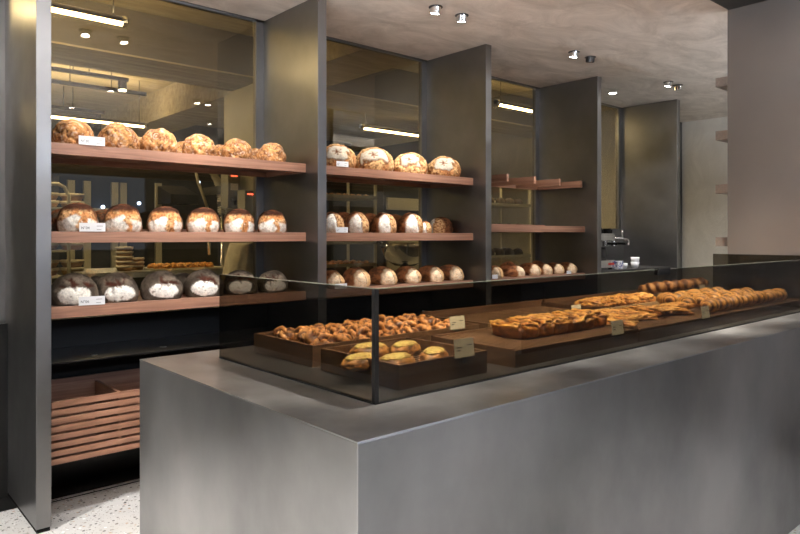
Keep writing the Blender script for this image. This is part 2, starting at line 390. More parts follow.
def uplight(x0, x1, y, z, pw, label):  # unseen fixture added to brighten the ceiling from below
    t = thing('fill_uplight', label, 'lamp', (x0, y, z), 0, 'added linear fill uplights'); W = x1 - x0
    obj('housing', B((0, W, -.04, .04, 0, .05), bev=.004), DARKMET, t)
    obj('diffuser', B((.02, W - .02, -.032, .032, .05, .054)), emit('fill_uplight_glow', (1, .86, .70), 4), t)
    for x in (.3, W - .3):
        bm = bmesh.new(); tube(bm, [(x, 0, .05), (x, 0, CZ - z)], .003, 6); obj('cable', bm, BLACKM, t)
    light('fill_uplight_lamp', 'AREA', (x0 + W / 2, y, z + .06), (x0 + W / 2, y, z + 1), pw, (.97, .97, 1.0), shape='RECTANGLE', size=W - .04, size_y=.06)
uplight(-2.2, 1.7, .45, 2.05, 660, 'long added fill uplight above the customer side, out of view')
uplight(5.2, 8.2, .2, 2.05, 190, 'long added fill uplight beyond the taupe panel, out of view')
t = thing('recessed_downlight', 'flush round downlight glowing in the ceiling above the coffee machine', 'downlight', (6.32, 3.76, CZ))
bm = bmesh.new(); lathe(bm, [(.036, -.001), (.046, -.001), (.046, -.005), (.036, -.005)], n=28); obj('trim_ring', bm, WHITE, t)
bm = bmesh.new(); cyl(bm, (0, 0, -.003), .036, .004, n=28); obj('lens', bm, LED, t)
light('downlight_lamp', 'SPOT', (6.32, 3.76, CZ - .02), (6.32, 3.76, 1), 110, NEUT, spot_size=R(110), spot_blend=.8, shadow_soft_size=.04)

# ------------------------------------------------------------------ breads
def fr(v, s, o=4): return noise.fractal(v * s, .9, 2.0, o)
def sm(a, b, x):
    t = max(0, min(1, (x - a) / (b - a))); return t * t * (3 - 2 * t)
def mix(a, b, t): return tuple(p + (q - p) * t for p, q in zip(a, b))
DK, MID, GOLD, TAN, FLOUR, RYE, RED_ = (.075, .026, .012), (.25, .095, .035), (.52, .27, .095), (.62, .40, .22), (.88, .84, .76), (.105, .078, .055), (.12, .035, .018)
def body_mesh(name, fun, dims, sub=5, material=None, flat=.42, box_exp=1.0):
    """fun(n, seedvec) -> (displacement, colour); n is the unit direction"""
    bm = bmesh.new(); bmesh.ops.create_icosphere(bm, subdivisions=sub, radius=1)
    me = bpy.data.meshes.new(name); cols = []
    for v in bm.verts:
        n = v.co.normalized(); d, c = fun(n)
        if box_exp != 1.0:
            p = Vector([math.copysign(abs(q) ** box_exp, q) for q in n]); mm = max(abs(p.x), abs(p.y), abs(p.z))
        else: p = n.copy()
        p = p * (1 + d)
        z = p.z
        if z < -flat: z = -flat - (abs(z) - flat) * .05
        v.co = Vector((p.x * dims[0], p.y * dims[1], (z + flat) * dims[2]))
        cols.append(c)
    mz = min(v.co.z for v in bm.verts)
    for v in bm.verts: v.co.z -= mz
    bm.to_mesh(me); bm.free()
    a = me.color_attributes.new('crust', 'FLOAT_COLOR', 'POINT')
    a.data.foreach_set('color', [q for c in cols for q in (*c, 1.0)])
    for p in me.polygons: p.use_smooth = True
    me.materials.append(material or CRUST); return me
def S(seed): return Vector((seed * 7.31, seed * 3.17, seed * 5.7))

def ridge(n, s, a, b, c0, c1):
    g1 = abs(noise.noise((n + s) * 5.0)); g2 = abs(noise.noise((n + s) * 9.0 + Vector((3, 1, 2))))
    return mix(c0, c1, sm(.0, .13, g1) * (.45 + .55 * sm(.0, .16, g2)))
def f_swirl(seed, ax):
    ax = Vector(ax).normalized(); u = ax.orthogonal().normalized(); w = ax.cross(u); s = S(seed)
    def f(n):
        th = math.acos(max(-1, min(1, n.dot(ax)))); ph = math.atan2(n.dot(w), n.dot(u))
        k = fr(n + s, 2.2); ring = math.sin(th * 30 + ph + k * 7 + fr(n + s, 5) * 2)
        crack = sm(.12, .0, abs(n.dot(u) - .35 + k * .25)) * sm(1.8, .9, th)
        c = mix(mix(DK, MID, .6), (.46, .21, .07), sm(-.6, .6, k * 2.4 + fr(n + s, 6))); c = mix(c, TAN, .35 * sm(-.1, 1, ring)); c = mix(c, FLOUR, .25 * sm(.6, 1.5, ring + fr(n + s, 4) * 2.2)); c = mix(c, DK, .35 * sm(-.5, -1, ring))
        c = mix(c, GOLD, sm(.0, .6, fr(n + s, 3.1)) * .5)
        c = mix(c, mix(GOLD, DK, sm(-.2, .5, fr(n + s, 9))), crack)
        return .010 * ring + .09 * k - .09 * crack * (1 + fr(n, 8)), c
    return f
def f_boule(seed):
    s = S(seed)
    def f(n):
        k = fr(n + s, 2.0); cr = fr(n + s, 8); y = n.y
        front = sm(-.25, -.55, n.y + .22 * k)
        c = mix(RYE, mix(DK, MID, sm(-.3, .5, cr)), sm(-.3, .3, k + n.z * .3))
        tan = ridge(n, s, 0, 0, mix(DK, MID, .7), mix((.50, .22, .08), (.70, .42, .20), sm(0, .4, k + .1)))
        zb = n.z + k * .12
        arch = front * sm(.74, .64, zb)
        c = mix(c, tan, arch)
        white = front * sm(.46, .36, zb + .35 * abs(n.x)) * (1 - sm(.21, .14, abs(n.x - .30 + k * .25)))
        c = mix(c, mix(FLOUR, (.62, .55, .45), sm(.1, .5, fr(n + s, 6))), white)
        rim = sm(.22, .08, abs(zb - .78)) * sm(.3, -.1, n.y)
        c = mix(c, (.032, .010, .005), rim * .95)
        return .06 * k + .05 * arch * (1 - white) * cr + .035 * rim - .02 * arch, c
    return f
def f_rye(seed, dx):
    s = S(seed); rnd = random.Random(seed); segs = []
    for _ in range(4):
        x, z = rnd.uniform(-.6, .5), rnd.uniform(.40, .85); a = rnd.uniform(-.5, .5) + (1.4 if rnd.random() < .3 else 0); l = rnd.uniform(.25, .55)
        segs.append((x, z, x + math.cos(a) * l, z - abs(math.sin(a)) * l - .05, rnd.uniform(.06, .10)))
    segs.append((dx - .15, .75, dx + .05, .30, .12))
    def f(n):
        k = fr(n + s, 1.8); q = ((n.x - dx) / .66) ** 2 + ((n.z - .03 + k * .08) / .38) ** 2
        crack = 0; wx, wz = n.x + .10 * noise.noise((n + s) * 5), n.z + .10 * noise.noise((n - s) * 5)
        if n.y < .35:
            for (x0, z0, x1, z1, w_) in segs:
                dx_, dz_ = x1 - x0, z1 - z0; t = max(0, min(1, ((wx - x0) * dx_ + (wz - z0) * dz_) / (dx_ * dx_ + dz_ * dz_)))
                d = math.hypot(wx - x0 - t * dx_, wz - z0 - t * dz_); ww = w_ * (.35 + .65 * math.sin(math.pi * (.1 + .8 * t)))
                crack = max(crack, sm(ww, ww * .55, d))
        c = mix((.055, .042, .031), (.105, .083, .062), sm(-.3, .4, k + .3 * fr(n + s, 9)))
        white = sm(1.08, .92, q) * sm(-.2, -.4, n.y)
        wc = mix(FLOUR, (.30, .24, .18), sm(.48, .6, fr(n + s, 6)))
        c = mix(c, wc, white); c = mix(c, (.035, .009, .004), crack * (1 - .3 * white))
        return .05 * k - .07 * crack, c
    return f
def f_star(seed):
    s = S(seed); a = Vector((-.12, -.88, .50)).normalized(); u = a.cross(Vector((0, 0, 1))).normalized(); w = a.cross(u)
    def f(n):
        k = fr(n + s, 2.0); cr = fr(n + s, 8); d = n.dot(a) + k * .06
        x, y = n.dot(u), n.dot(w); r = math.hypot(x, y); th = math.atan2(y, x)
        m_ = (abs(x * .9) ** 3 + abs((y + .04) * 1.25) ** 3) ** .333 + .30 * k; cap = sm(.52, .46, m_) * (1 if d > 0 else 0)
        star = sm(.075, .035, abs(math.sin(3 * (th + .3))) * r * .8) * sm(.30, .22, math.hypot(x, y + .04)) * cap
        tan = ridge(n, s, 0, 0, (.13, .045, .018), mix((.42, .19, .07), (.70, .44, .20), sm(-.2, .3, k + .1)))
        c = mix(mix(MID, FLOUR, sm(-.1, .3, k + .25 - n.z * .6)), tan, sm(-.15, .05, d))
        c = mix(c, mix((.54, .48, .38), TAN, .3 * sm(0, .5, cr)), cap); c = mix(c, (.16, .065, .03), star)
        edge = sm(.12, .03, abs(m_ - .56)) * (1 if d > 0 else 0)
        c = mix(c, (.14, .05, .02), edge * .6 * (1 - cap))
        return .05 * k + .03 * cap - .05 * edge * (1 - cap) - .03 * star + .03 * cr * (1 - cap), c
    return f
def f_split(seed, pale=False):
    s = S(seed)
    def f(n):
        k = fr(n + s, 2.0); cr = fr(n + s, 8)
        face = sm(-.42, -.62, n.y + .12 * k)
        x = n.x + .12 * k + n.z * .12
        bodyc = mix(DK, MID, sm(-.5, .5, k + cr * .4))
        if pale: fc = mix(mix((.72, .50, .30), (.82, .66, .46), sm(-.4, .3, cr)), (.60, .36, .17), sm(-.05, .15, x))
        else: fc = mix(mix(FLOUR, (.7, .6, .48), sm(.0, .5, cr)), mix(MID, (.68, .42, .20), sm(-.35, .2, cr)), sm(-.02, .06, x))
        crack = face * sm(.05, .015, abs(x)) * sm(-.4, 0, n.z)
        c = mix(bodyc, fc, face); c = mix(c, DK, crack * .85)
        return .05 * k - .05 * crack + .02 * face * cr, c
    return f
def V(fn, n): return [fn(i) for i in range(n)]
M_SW = [body_mesh('swirl_loaf', f_swirl(i + 1, a), (.100, .098, .101)) for i, a in enumerate([(-.2, -.9, .4), (.25, -.8, .5), (-.5, -.75, .5), (.1, -.6, .8), (-.35, -.9, .2), (.3, -.9, .35)])]
M_BO = [body_mesh('boule', f_boule(i + 11), (.100, .10, .107)) for i in range(4)]
M_RY = [body_mesh('rye_loaf', f_rye(i + 31, dx), (.114, .11, .112)) for i, dx in enumerate((.05, .12, .1, .0))]
M_ST = [body_mesh('floured_loaf', f_star(i + 51), (.138, .11, .122)) for i in range(3)]
M_SP = [body_mesh('split_loaf', f_split(i + 71), (.086, .135, .108)) for i in range(3)]
M_PL = [body_mesh('long_loaf', f_split(i + 91, True), (.078, .155, .092)) for i in range(3)]
def bread(name, me, x, y, z, rot, label, cat, group, s=1):
    o = bpy.data.objects.new(name, me); COL.objects.link(o); o.location = (x, y, z); o.rotation_euler = rot
    o.scale = (s, s, s) if not isinstance(s, tuple) else s
    return tag(o, label, cat, group)
ORD = ['leftmost', 'second', 'third', 'fourth', 'fifth', 'rightmost']
def row(name, meshes, us, Y, z, fmt, group, s=None, rot=None, look=None, ords=ORD):
    for i, u in enumerate(us):
        x = xat(u, Y); q = (s[i] if s else 1.0)
        rr = rot[i] if rot else random.uniform(-.15, .15)
        lab = fmt.format(ords[i] if i in (0, len(us) - 1) else ords[i] + ' from left')
        bread(name, meshes[i % len(meshes)], x, Y, z - .005, (0, 0, rr), lab, 'loaf of bread', group, q)
row('country_loaf', M_SW, (73, 118, 159, 199, 237, 272), 3.712, TZ, 'round golden brown country loaf, {} on the top shelf of the left bay', 'country loaves on the left top shelf', s=(1.0, 1.03, 1.0, .95, .93, .90))
row('boule', M_BO, (78, 123, 165, 203, 239, 272), 3.715, MZ, 'crackled boule with white flour patches, {} on the left middle shelf', 'boules on the left middle shelf', s=(1, 1, .98, .97, .96, .95), rot=[-.35, -.3, -.35, -.4, -.4, -.45])
row('rye_loaf', M_RY, (74, 117, 162, 204, 240, 273), 3.722, LZ, 'dark cracked rye loaf with floured base, {} on the left lowest shelf', 'rye loaves on the left lowest shelf', s=(1.02, .98, 1.0, 1.0, .92, .85), rot=[-.3, -.3, -.4, -.4, -.5, -.5])
row('floured_loaf', M_ST, (337, 374, 410, 444), 3.725, TZ, 'white floured loaf with star cut, {} on the top shelf of middle bay', 'floured loaves on the middle top shelf', s=(.98, 1.03, .98, .98), rot=[-.45, -.55, -.6, -.65], ords=['leftmost', 'second', 'third', 'rightmost'])
row('split_loaf', M_SP, (331.5, 356, 383.5, 410), 3.745, MZ, 'half white half tan oblong loaf, {} on middle bay middle shelf', 'split loaves on the middle shelf', s=(.95, 1.0, 1.0, 1.02), rot=[-.30, -.3, -.3, -.25], ords=['leftmost', 'second', 'third', 'rightmost'])
row('long_loaf', M_PL, (331, 356, 382, 407, 430, 450), 3.765, LZ, 'brown loaf with pale cracked end, {} on middle bay lowest shelf', 'brown loaves on the middle lowest shelf', s=(.9, 1.0, 1.0, .97, .96, .95), rot=[-.12, -.15, -.05, -.12, -.1, -.08])
# small loaves in the third bay
row('small_loaf', M_PL, (529, 541, 553.5, 566), 3.75, LZ, 'small brown loaf with pale end, {} of four end-on in third bay', 'small loaves in the third bay', s=(.86, .82, .80, .80), rot=[-.1, -.05, -.12, -.08], ords=['leftmost', 'second', 'third', 'rightmost'])
bread('small_loaf', M_PL[1], xat(511, 3.72), 3.72, LZ - .005, (0, 0, .5), 'small tan loaf lying crosswise at the left of the third bay', 'loaf of bread', None, .8)
bread('small_loaf', M_PL[2], xat(494, 3.70), 3.70, LZ - .005, (0, 0, -.4), 'small loaf half hidden by the third fin', 'loaf of bread', None, .8)
# rear rows, glimpsed through the gaps
def rear(name, me, us, Y, z, labels, s, rz, group):
    for u, lb in zip(us, labels):
        bread(name, me[us.index(u) % len(me)], xat(u, Y), Y, z - .005, (0, 0, rz), lb, 'loaf of bread', group, s)
rear('country_loaf', M_SW[3:], [140, 184, 221, 256], 3.93, TZ, ['country loaf in the rear row behind the gap after the %s loaf' % o for o in ('second', 'third', 'fourth', 'fifth')], .82, .4, 'rear country loaves on the left top shelf')
rear('boule', M_BO, [62, 104, 288], 3.94, MZ, ['dark boule half hidden by the far left fin on the middle shelf', 'dark boule behind the gap between the first two boules', 'dark boule behind the rightmost boule by the second fin'], .85, 2.4, 'rear boules on the left middle shelf')
rear('rye_loaf', M_RY, [97, 183], 3.97, LZ, ['rye loaf in the rear row behind the first gap', 'rye loaf in the rear row behind the third gap'], .8, 2.4, 'rear rye loaves')
rear('split_loaf', M_SP, [342, 368, 394], 3.96, MZ, ['dark oblong loaf in the rear row behind the %s split loaf' % o for o in ('first', 'second', 'third')], 1.0, -1.9, 'rear loaves on the middle shelf')
bread('split_loaf', M_SP[1], xat(425, 3.68), 3.68, MZ - .005, (0, 0, -.6), 'small split bun at the right end of the middle shelf of middle bay', 'loaf of bread', None, .62)
bread('split_loaf', M_SP[2], xat(441, 3.86), 3.86, MZ - .005, (0, 0, -1.2), 'long dark loaf against the third fin on the middle shelf', 'loaf of bread', None, (1, 1.2, .9))
rear('floured_loaf', M_ST, [357, 392, 428], 3.965, TZ, ['floured loaf in the rear row behind the %s gap of the middle bay' % o for o in ('first', 'second', 'third')], .78, 1.2, 'rear floured loaves')
rear('small_loaf', M_PL, [508, 537], 3.97, LZ, ['dark small loaf behind the crosswise tan loaf', 'dark loaf behind the four end-on small loaves'], .9, 1.9, 'rear loaves in the third bay')

# ------------------------------------------------------------------ price cards
def text(body, size, mt, parent, loc, rot=(R(90), 0, 0), name='lettering', align='LEFT'):
    c = bpy.data.curves.new(name, 'FONT'); c.body = body; c.size = size; c.extrude = .0002; c.align_x = align
    c.materials.append(mt)
    o = bpy.data.objects.new(name, c); COL.objects.link(o); bpy.context.view_layer.update(); me = bpy.data.meshes.new_from_object(o.evaluated_get(bpy.context.evaluated_depsgraph_get()))
    bpy.data.objects.remove(o); o = bpy.data.objects.new(name, me); COL.objects.link(o)
    o.location = loc; o.rotation_euler = rot; o.parent = parent; return o
def shelf_card(u, z, num, label, group='white price cards on the bread shelves', ww=.125, hh=.044, Y=3.585):
    x = xat(u, Y)
    t = thing('price_card', label, 'price card', (x, Y, z), R(-4), group)
    cdo = obj('card', B((-ww / 2, ww / 2, 0, .0015, 0, hh)), CARD, t)
    if num: text(num, hh * .42, INK, cdo, (-ww * .43, -.0004, hh * .28))
    bm = B((.02 * ww / .125, ww * .40, -.0006, 0, hh * .62, hh * .66), (.02 * ww / .125, ww * .34, -.0006, 0, hh * .22, hh * .26)); obj('fine_print', bm, INK, cdo)
shelf_card(92, TZ, 'N°20', 'white price card in front of the first country loaf, left top shelf')
shelf_card(92.5, MZ, 'N°04', 'white price card in front of the first boule, left middle shelf')
shelf_card(92, LZ, 'N°06', 'white price card in front of the first rye loaf, left lowest shelf')
shelf_card(342.5, TZ, 'N°', 'white price card on the top shelf of the middle bay', ww=.095, hh=.036)
shelf_card(342, MZ, 'N°', 'white price card on the middle shelf of the middle bay', ww=.095, hh=.036)
shelf_card(341, LZ, '', 'white price card on the lowest shelf of the middle bay', ww=.095, hh=.034)
shelf_card(495, LZ, '', 'small white price card beside the third fin, lowest shelf', ww=.065, hh=.034)
shelf_card(569, LZ, '', 'small white price card at the right of the small loaves', ww=.065, hh=.030)

# ------------------------------------------------------------------ wooden trays on the counter
def tray(x0, x1, y0, y1, label, zt=1.03, zdeck=1.005, front=True, back=0.0, strip=None, slat=True):
    t = thing('pastry_tray', label, 'wooden tray', (x0, y0, CT), 0, 'wooden pastry trays')
    W, D, H, dk = x1 - x0, y1 - y0, zt - CT, zdeck - CT
    obj('front_board', B((0, W, 0, .012, 0, H if front else dk)), strip or TRAYW, t)
    obj('back_board', B((0, W, D - .012, D, 0, H + back)), TRAYW, t)
    obj('side_board', B((0, .012, .012, D - .012, 0, H)), TRAYWY, t)
    obj('side_board', B((W - .012, W, .012, D - .012, 0, H)), TRAYWY, t)
    bm = bmesh.new()
    if slat:
        x = .014
        while x < W - .02: box(bm, x, x + .014, .012, D - .012, dk - .012, dk); x += .024
        obj('slats', bm, TRAYWY, t)
    obj('base', B((.012, W - .012, .012, D - .012, dk - .02, dk - .012 if slat else dk)), TRAYW, t)
    return t
ZD = 1.005
tray(1.25, 1.63, 1.42, 1.81, 'deep walnut tray with yellow cheese pastries, nearest the glass corner', zdeck=.995)
tray(1.255, 2.09, 1.865, 2.262, 'deep walnut tray heaped with small twists at the left rear', zdeck=.985)
tray(1.755, 2.555, 1.405, 1.81, 'slatted walnut tray under the pull-apart brioche at the front', zt=1.02, zdeck=1.016, front=False, back=.002)
tray(2.57, 4.50, 1.405, 1.81, 'long walnut tray of flatbreads and croissants at the right front', zt=1.018, zdeck=1.012, front=False, back=.0)
tray(2.16, 3.10, 1.865, 2.30, 'slatted walnut tray with a pale front strip, empty at its left', zt=1.025, zdeck=1.003, back=.012, strip=TRAYL)
tray(3.12, 4.50, 1.865, 2.30, 'walnut tray of rolled pastries at the far right rear', zt=1.025, zdeck=1.003, back=.012, strip=TRAYL)

def pcard(x, y, z, label, ww=.088, hh=.052, tilt=-.12):
    t = thing('price_card', label, 'price card', (x, y, z), 0, 'cream price cards on the pastry trays')
    cdo = obj('card', B((-ww / 2, ww / 2, 0, .002, 0, hh)), CREAMCARD, t)
    obj('fine_print', B((-ww * .4, -ww * .12, -.0006, 0, hh * .52, hh * .57), (-ww * .4, -ww * .2, -.0006, 0, hh * .36, hh * .41), (ww * .16, ww * .4, -.0006, 0, hh * .60, hh * .65)), INK, cdo)
    obj('stand', B((-.012, .012, .002, .02, -.018, .012)), DARKMET, t); t.rotation_euler = (R(-6), 0, 0)
pcard(xat(464.5, 1.418), 1.416, 1.022, 'cream price card on the front rim of the cheese pastry tray', hh=.058)
pcard(xat(458, 1.862), 1.862, 1.022, 'cream price card on the rim of the twist tray', ww=.085)
pcard(xat(577, 1.862), 1.862, 1.010, 'cream price card on the pale strip left of the golden pull-apart pastries', ww=.08)
pcard(xat(618, 1.402), 1.401, 1.008, 'cream price card at the right end of the front brioche', ww=.085, hh=.056)
pcard(xat(667, 1.862), 1.862, 1.012, 'cream price card behind the flatbreads beside the rear rolls', ww=.07)
pcard(xat(706, 1.402), 1.401, 1.008, 'cream price card in front of the dark edged croissants', ww=.082, hh=.056)
pcard(xat(703, 2.05), 2.05, 1.012, 'cream price card just right of the rear rolled pastries', ww=.085, hh=.05)
pcard(4.44, 1.50, 1.016, 'cream price card at the far right end of the croissants', ww=.075, hh=.05)

# --- pastries
def ridge_mesh(name, path, rad, cfun, n=14, flat=1.0, material=None):
    """swept body: path(t) -> Vector, rad(t,a) -> radius, cfun(t,a) -> colour"""
    NT = 40; bm = bmesh.new(); rings = []; cols = []
    for i in range(NT + 1):
        t = i / NT; p = path(t); d = (path(min(1, t + .01)) - path(max(0, t - .01))).normalized()
        up = Vector((0, 0, 1)); s = d.cross(up).normalized(); b = s.cross(d)
        ring = []
        for k in range(n):
            a = 2 * math.pi * k / n; r = rad(t, a)
            ring.append(bm.verts.new(p + s * math.cos(a) * r + b * math.sin(a) * r * flat)); cols.append(cfun(t, a))
        rings.append(ring)
    for i in range(NT):
        for k in range(n): bm.faces.new((rings[i][k], rings[i][(k + 1) % n], rings[i + 1][(k + 1) % n], rings[i + 1][k]))
    bm.faces.new(rings[0][::-1]); bm.faces.new(rings[-1])
    mz = min(v.co.z for v in bm.verts)
    for v in bm.verts: v.co.z -= mz
    bmesh.ops.recalc_face_normals(bm, faces=bm.faces)
    me = bpy.data.meshes.new(name); bm.to_mesh(me); bm.free()
    a = me.color_attributes.new('crust', 'FLOAT_COLOR', 'POINT'); a.data.foreach_set('color', [q for c in cols for q in (*c, 1.0)])
    for p in me.polygons: p.use_smooth = True
    me.materials.append(material or GLAZE); return me
GB, GG, GY = (.09, .024, .008), (.50, .20, .045), (.82, .44, .12)
def croissant_me(seed, dark=False):
    s = S(seed)
    def path(t):
        a = (t - .5) * 1.9; return Vector((math.sin(a) * .062, -math.cos(a) * .05 + .03, 0))
    def rad(t, a):
        e = math.sin(math.pi * min(1, max(0, t))) ** .6; st = (abs(((t * 6) % 1) - .5)) * .34
        return .006 + .033 * e * (1 - st) + .002 * noise.noise(Vector((t * 9, a, seed)))
    def cf(t, a):
        g = abs(((t * 6) % 1) - .5) * 2
        c = mix(GG, GY, sm(.7, .1, g)); c = mix(c, GB, sm(.50, .8, g)); 
        if dark: c = mix(c, (.06, .018, .008), sm(.3, .7, g))
        return c
    return ridge_mesh('croissant', path, rad, cf, flat=.85)
def twist_me(seed):
    s = S(seed); me = []
    def path(t): return Vector(((t - .5) * .085, .012 * math.sin(t * 9 + seed), .004 * math.sin(t * 7)))
    def rad(t, a):
        e = math.sin(math.pi * max(.02, min(.98, t))) ** .5
        return .004 + e * (.016 + .0085 * math.sin(2 * a + t * 17 + seed))
    def cf(t, a):
        g = math.sin(2 * a + t * 17 + seed) + .5 * noise.noise(Vector((t * 12, math.sin(a) * 3, seed)))
        return mix((.085, .022, .008), (.86, .42, .15), sm(-.1, 1.0, g))
    return ridge_mesh('twist', path, rad, cf, n=12)
M_TW = [twist_me(i) for i in range(5)]
k = 0
for j, y in enumerate((1.915, 1.975, 2.04, 2.105, 2.17, 2.22)):
    for i in range(9):
        x = 1.335 + i * .081 + (j % 2) * .035 + random.uniform(-.012, .012)
        if x > 2.03: continue
        z = .985 + (.004 if (i + j) % 2 else .0)
        o = bread('pastry_twist', M_TW[k % 5], x, y + random.uniform(-.01, .01), z, (random.uniform(-.15, .15), random.uniform(-.12, .12), random.uniform(-.9, 1.2)),
                  'small glazed twisted pastry heaped in the left rear tray', 'pastry', 'twists in the left rear tray', random.uniform(.95, 1.15)); k += 1
for i in range(14):
    x = 1.37 + (i % 7) * .09 + random.uniform(-.02, .02); y = (2.00 if i < 12 else 2.13) + random.uniform(-.025, .025)
    o = bread('pastry_twist', M_TW[i % 5], x, y, 1.004 + random.uniform(0, .008), (random.uniform(-.3, .3), random.uniform(-.2, .2), random.uniform(-1.4, 1.4)),
              'small glazed twisted pastry heaped in the left rear tray', 'pastry', 'twists in the left rear tray', random.uniform(.95, 1.15))
# cheese pastries: oval crust boat with a separate yellow filling
def f_cr(seed):
    s = S(seed)
    def f(n):
        k = fr(n + s, 3); return .10 * k, mix((.12, .035, .01), (.62, .30, .08), sm(-.4, .4, k + fr(n, 9) * .5))
    return f
def f_fill(seed):
    s = S(seed)
    def f(n):
        k = fr(n + s, 3.5); return .14 * k, mix((.90, .74, .24), (.60, .30, .07), sm(.16, .5, k + .12 * fr(n, 11)))
    return f
cr_me = [body_mesh('crust_boat', f_cr(i), (.072, .045, .030), 4, GLAZE) for i in range(3)]
fl_me = [body_mesh('cheese_filling', f_fill(i + 5), (.058, .033, .012), 4, GLAZE) for i in range(3)]
for (u, Y, rz, lb) in ((361, 1.60, .1, 'yellow cheese pastry at the left rear of its tray, seen through the side pane'), (405, 1.69, .3, 'yellow cheese pastry at the rear, behind the other two front ones'),
                       (396, 1.53, .1, 'yellow cheese pastry at the front left, nearest the glass corner'), (434, 1.53, .6, 'yellow cheese pastry beside the cream price card'), (370, 1.74, -.2, 'yellow cheese pastry deepest in the tray behind the corner joint')):
    x = xat(u, Y)
    t = thing('cheese_pastry', lb, 'pastry', (x, Y, .995), rz, 'yellow cheese pastries')
    i = random.randrange(3); obj('crust', cr_me[i], GLAZE, t); obj('filling', fl_me[i], GLAZE, t, (0, 0, .028))
# pull-apart brioche: cross-wise bars with knotted tops
def f_brioche(seed):
    s = S(seed)
    def f(n):
        p = Vector((n.x * 1.5, n.y * 3.4, 0)) + s
        bumps = noise.noise(p * 1.7) ; v = fr(n + s, 4)
        h = sm(0, .35, n.z)
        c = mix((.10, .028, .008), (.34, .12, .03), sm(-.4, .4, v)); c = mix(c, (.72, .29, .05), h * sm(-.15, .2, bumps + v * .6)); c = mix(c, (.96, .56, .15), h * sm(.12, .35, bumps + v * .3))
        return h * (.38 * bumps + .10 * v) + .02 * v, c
    return f
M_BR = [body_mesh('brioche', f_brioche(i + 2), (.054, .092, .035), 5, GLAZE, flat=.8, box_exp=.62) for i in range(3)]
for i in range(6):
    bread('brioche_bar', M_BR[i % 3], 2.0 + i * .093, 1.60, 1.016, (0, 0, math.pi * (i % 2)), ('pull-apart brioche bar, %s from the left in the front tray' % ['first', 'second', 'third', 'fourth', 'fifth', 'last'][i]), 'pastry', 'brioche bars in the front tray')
# golden pull-apart pastries in the rear tray
def f_gold(seed, dark=.2):
    s = S(seed)
    def f(n):
        k = fr(n + s, 2.6); q = fr(n + s, 7); h = sm(-.1, .4, n.z)
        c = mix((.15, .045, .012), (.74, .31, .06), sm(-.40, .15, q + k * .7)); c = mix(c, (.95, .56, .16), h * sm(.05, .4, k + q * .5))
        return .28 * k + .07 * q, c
    return f
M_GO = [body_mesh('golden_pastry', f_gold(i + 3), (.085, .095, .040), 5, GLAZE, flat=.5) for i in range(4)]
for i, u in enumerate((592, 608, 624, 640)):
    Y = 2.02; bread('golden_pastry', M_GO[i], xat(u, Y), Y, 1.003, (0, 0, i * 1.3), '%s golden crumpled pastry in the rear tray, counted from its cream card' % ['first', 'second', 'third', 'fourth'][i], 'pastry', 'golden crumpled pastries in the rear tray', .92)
# flatbreads in the front tray
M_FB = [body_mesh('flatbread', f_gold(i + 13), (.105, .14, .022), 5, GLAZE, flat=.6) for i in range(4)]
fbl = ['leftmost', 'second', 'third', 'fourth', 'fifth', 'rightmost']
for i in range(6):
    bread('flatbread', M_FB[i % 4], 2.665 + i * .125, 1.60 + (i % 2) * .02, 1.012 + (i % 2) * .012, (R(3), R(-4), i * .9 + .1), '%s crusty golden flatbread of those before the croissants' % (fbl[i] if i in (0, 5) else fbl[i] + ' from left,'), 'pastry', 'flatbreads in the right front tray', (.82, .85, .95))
# rolled pastries behind
def roll_me(seed):
    def path(t): return Vector((0, (t - .5) * .15, .006 * math.sin(t * 6)))
    def rad(t, a): return .003 + .030 * math.sin(math.pi * max(.01, min(.99, t))) ** .4 * (1 + .16 * math.sin(t * 20 + a))
    def cf(t, a): return mix((.16, .05, .016), (.66, .34, .11), sm(-.8, .7, math.sin(t * 20 + a + 2) + noise.noise(Vector((t * 9, a, seed)))))
    return ridge_mesh('roll', path, rad, cf)
M_RO = [roll_me(i) for i in range(2)]
for i, u in enumerate((652, 662, 671, 680, 689, 697)):
    bread('rolled_pastry', M_RO[i % 2], xat(u, 2.12), 2.12, 1.003 + .02, (0, 0, .5 + .2 * (i % 3)), '%s brown rolled pastry in the far rear tray' % (['leftmost', 'second from left', 'third from left', 'fourth from left', 'fifth from left', 'rightmost'][i]), 'pastry', 'rolled pastries in the far rear tray', 1.1)
# croissants
M_CR = [croissant_me(i) for i in range(2)]; M_CD = [croissant_me(7, True)]
xs_ = [3.37 + .155 * i for i in range(7)]
for r_, y in enumerate((1.49, 1.62, 1.74)):
    for i, x in enumerate(xs_):
        xx = x + r_ * .03
        if xx > 4.37 - .12 * r_: continue
        dk = (r_ == 2 and i in (1, 2, 3, 4)) or (r_ == 1 and i in (0, 3))
        lab = 'dark chocolate edged croissant among the plain ones at the right' if dk else 'plain golden ridged croissant in the right half of the long tray'
        bread('croissant', (M_CD if dk else M_CR)[0 if dk else i % 2], xx, y, 1.012 + r_ * .003, (0, 0, .5 + random.uniform(-.5, .5)), lab, 'croissant', 'chocolate croissants' if dk else 'plain croissants in rows', 1.22)

# ------------------------------------------------------------------ coffee corner
BZ = 1.06
t = thing('rear_counter', 'steel rear counter with backsplash under the coffee machine', 'counter', (5.612, 3.52, 0))
obj('body', B((0, 1.518, .02, .60, 0, BZ - .03)), STEEL, t)
obj('worktop', B((0, 1.518, 0, .60, BZ - .03, BZ), bev=.002), DARKMET, t)

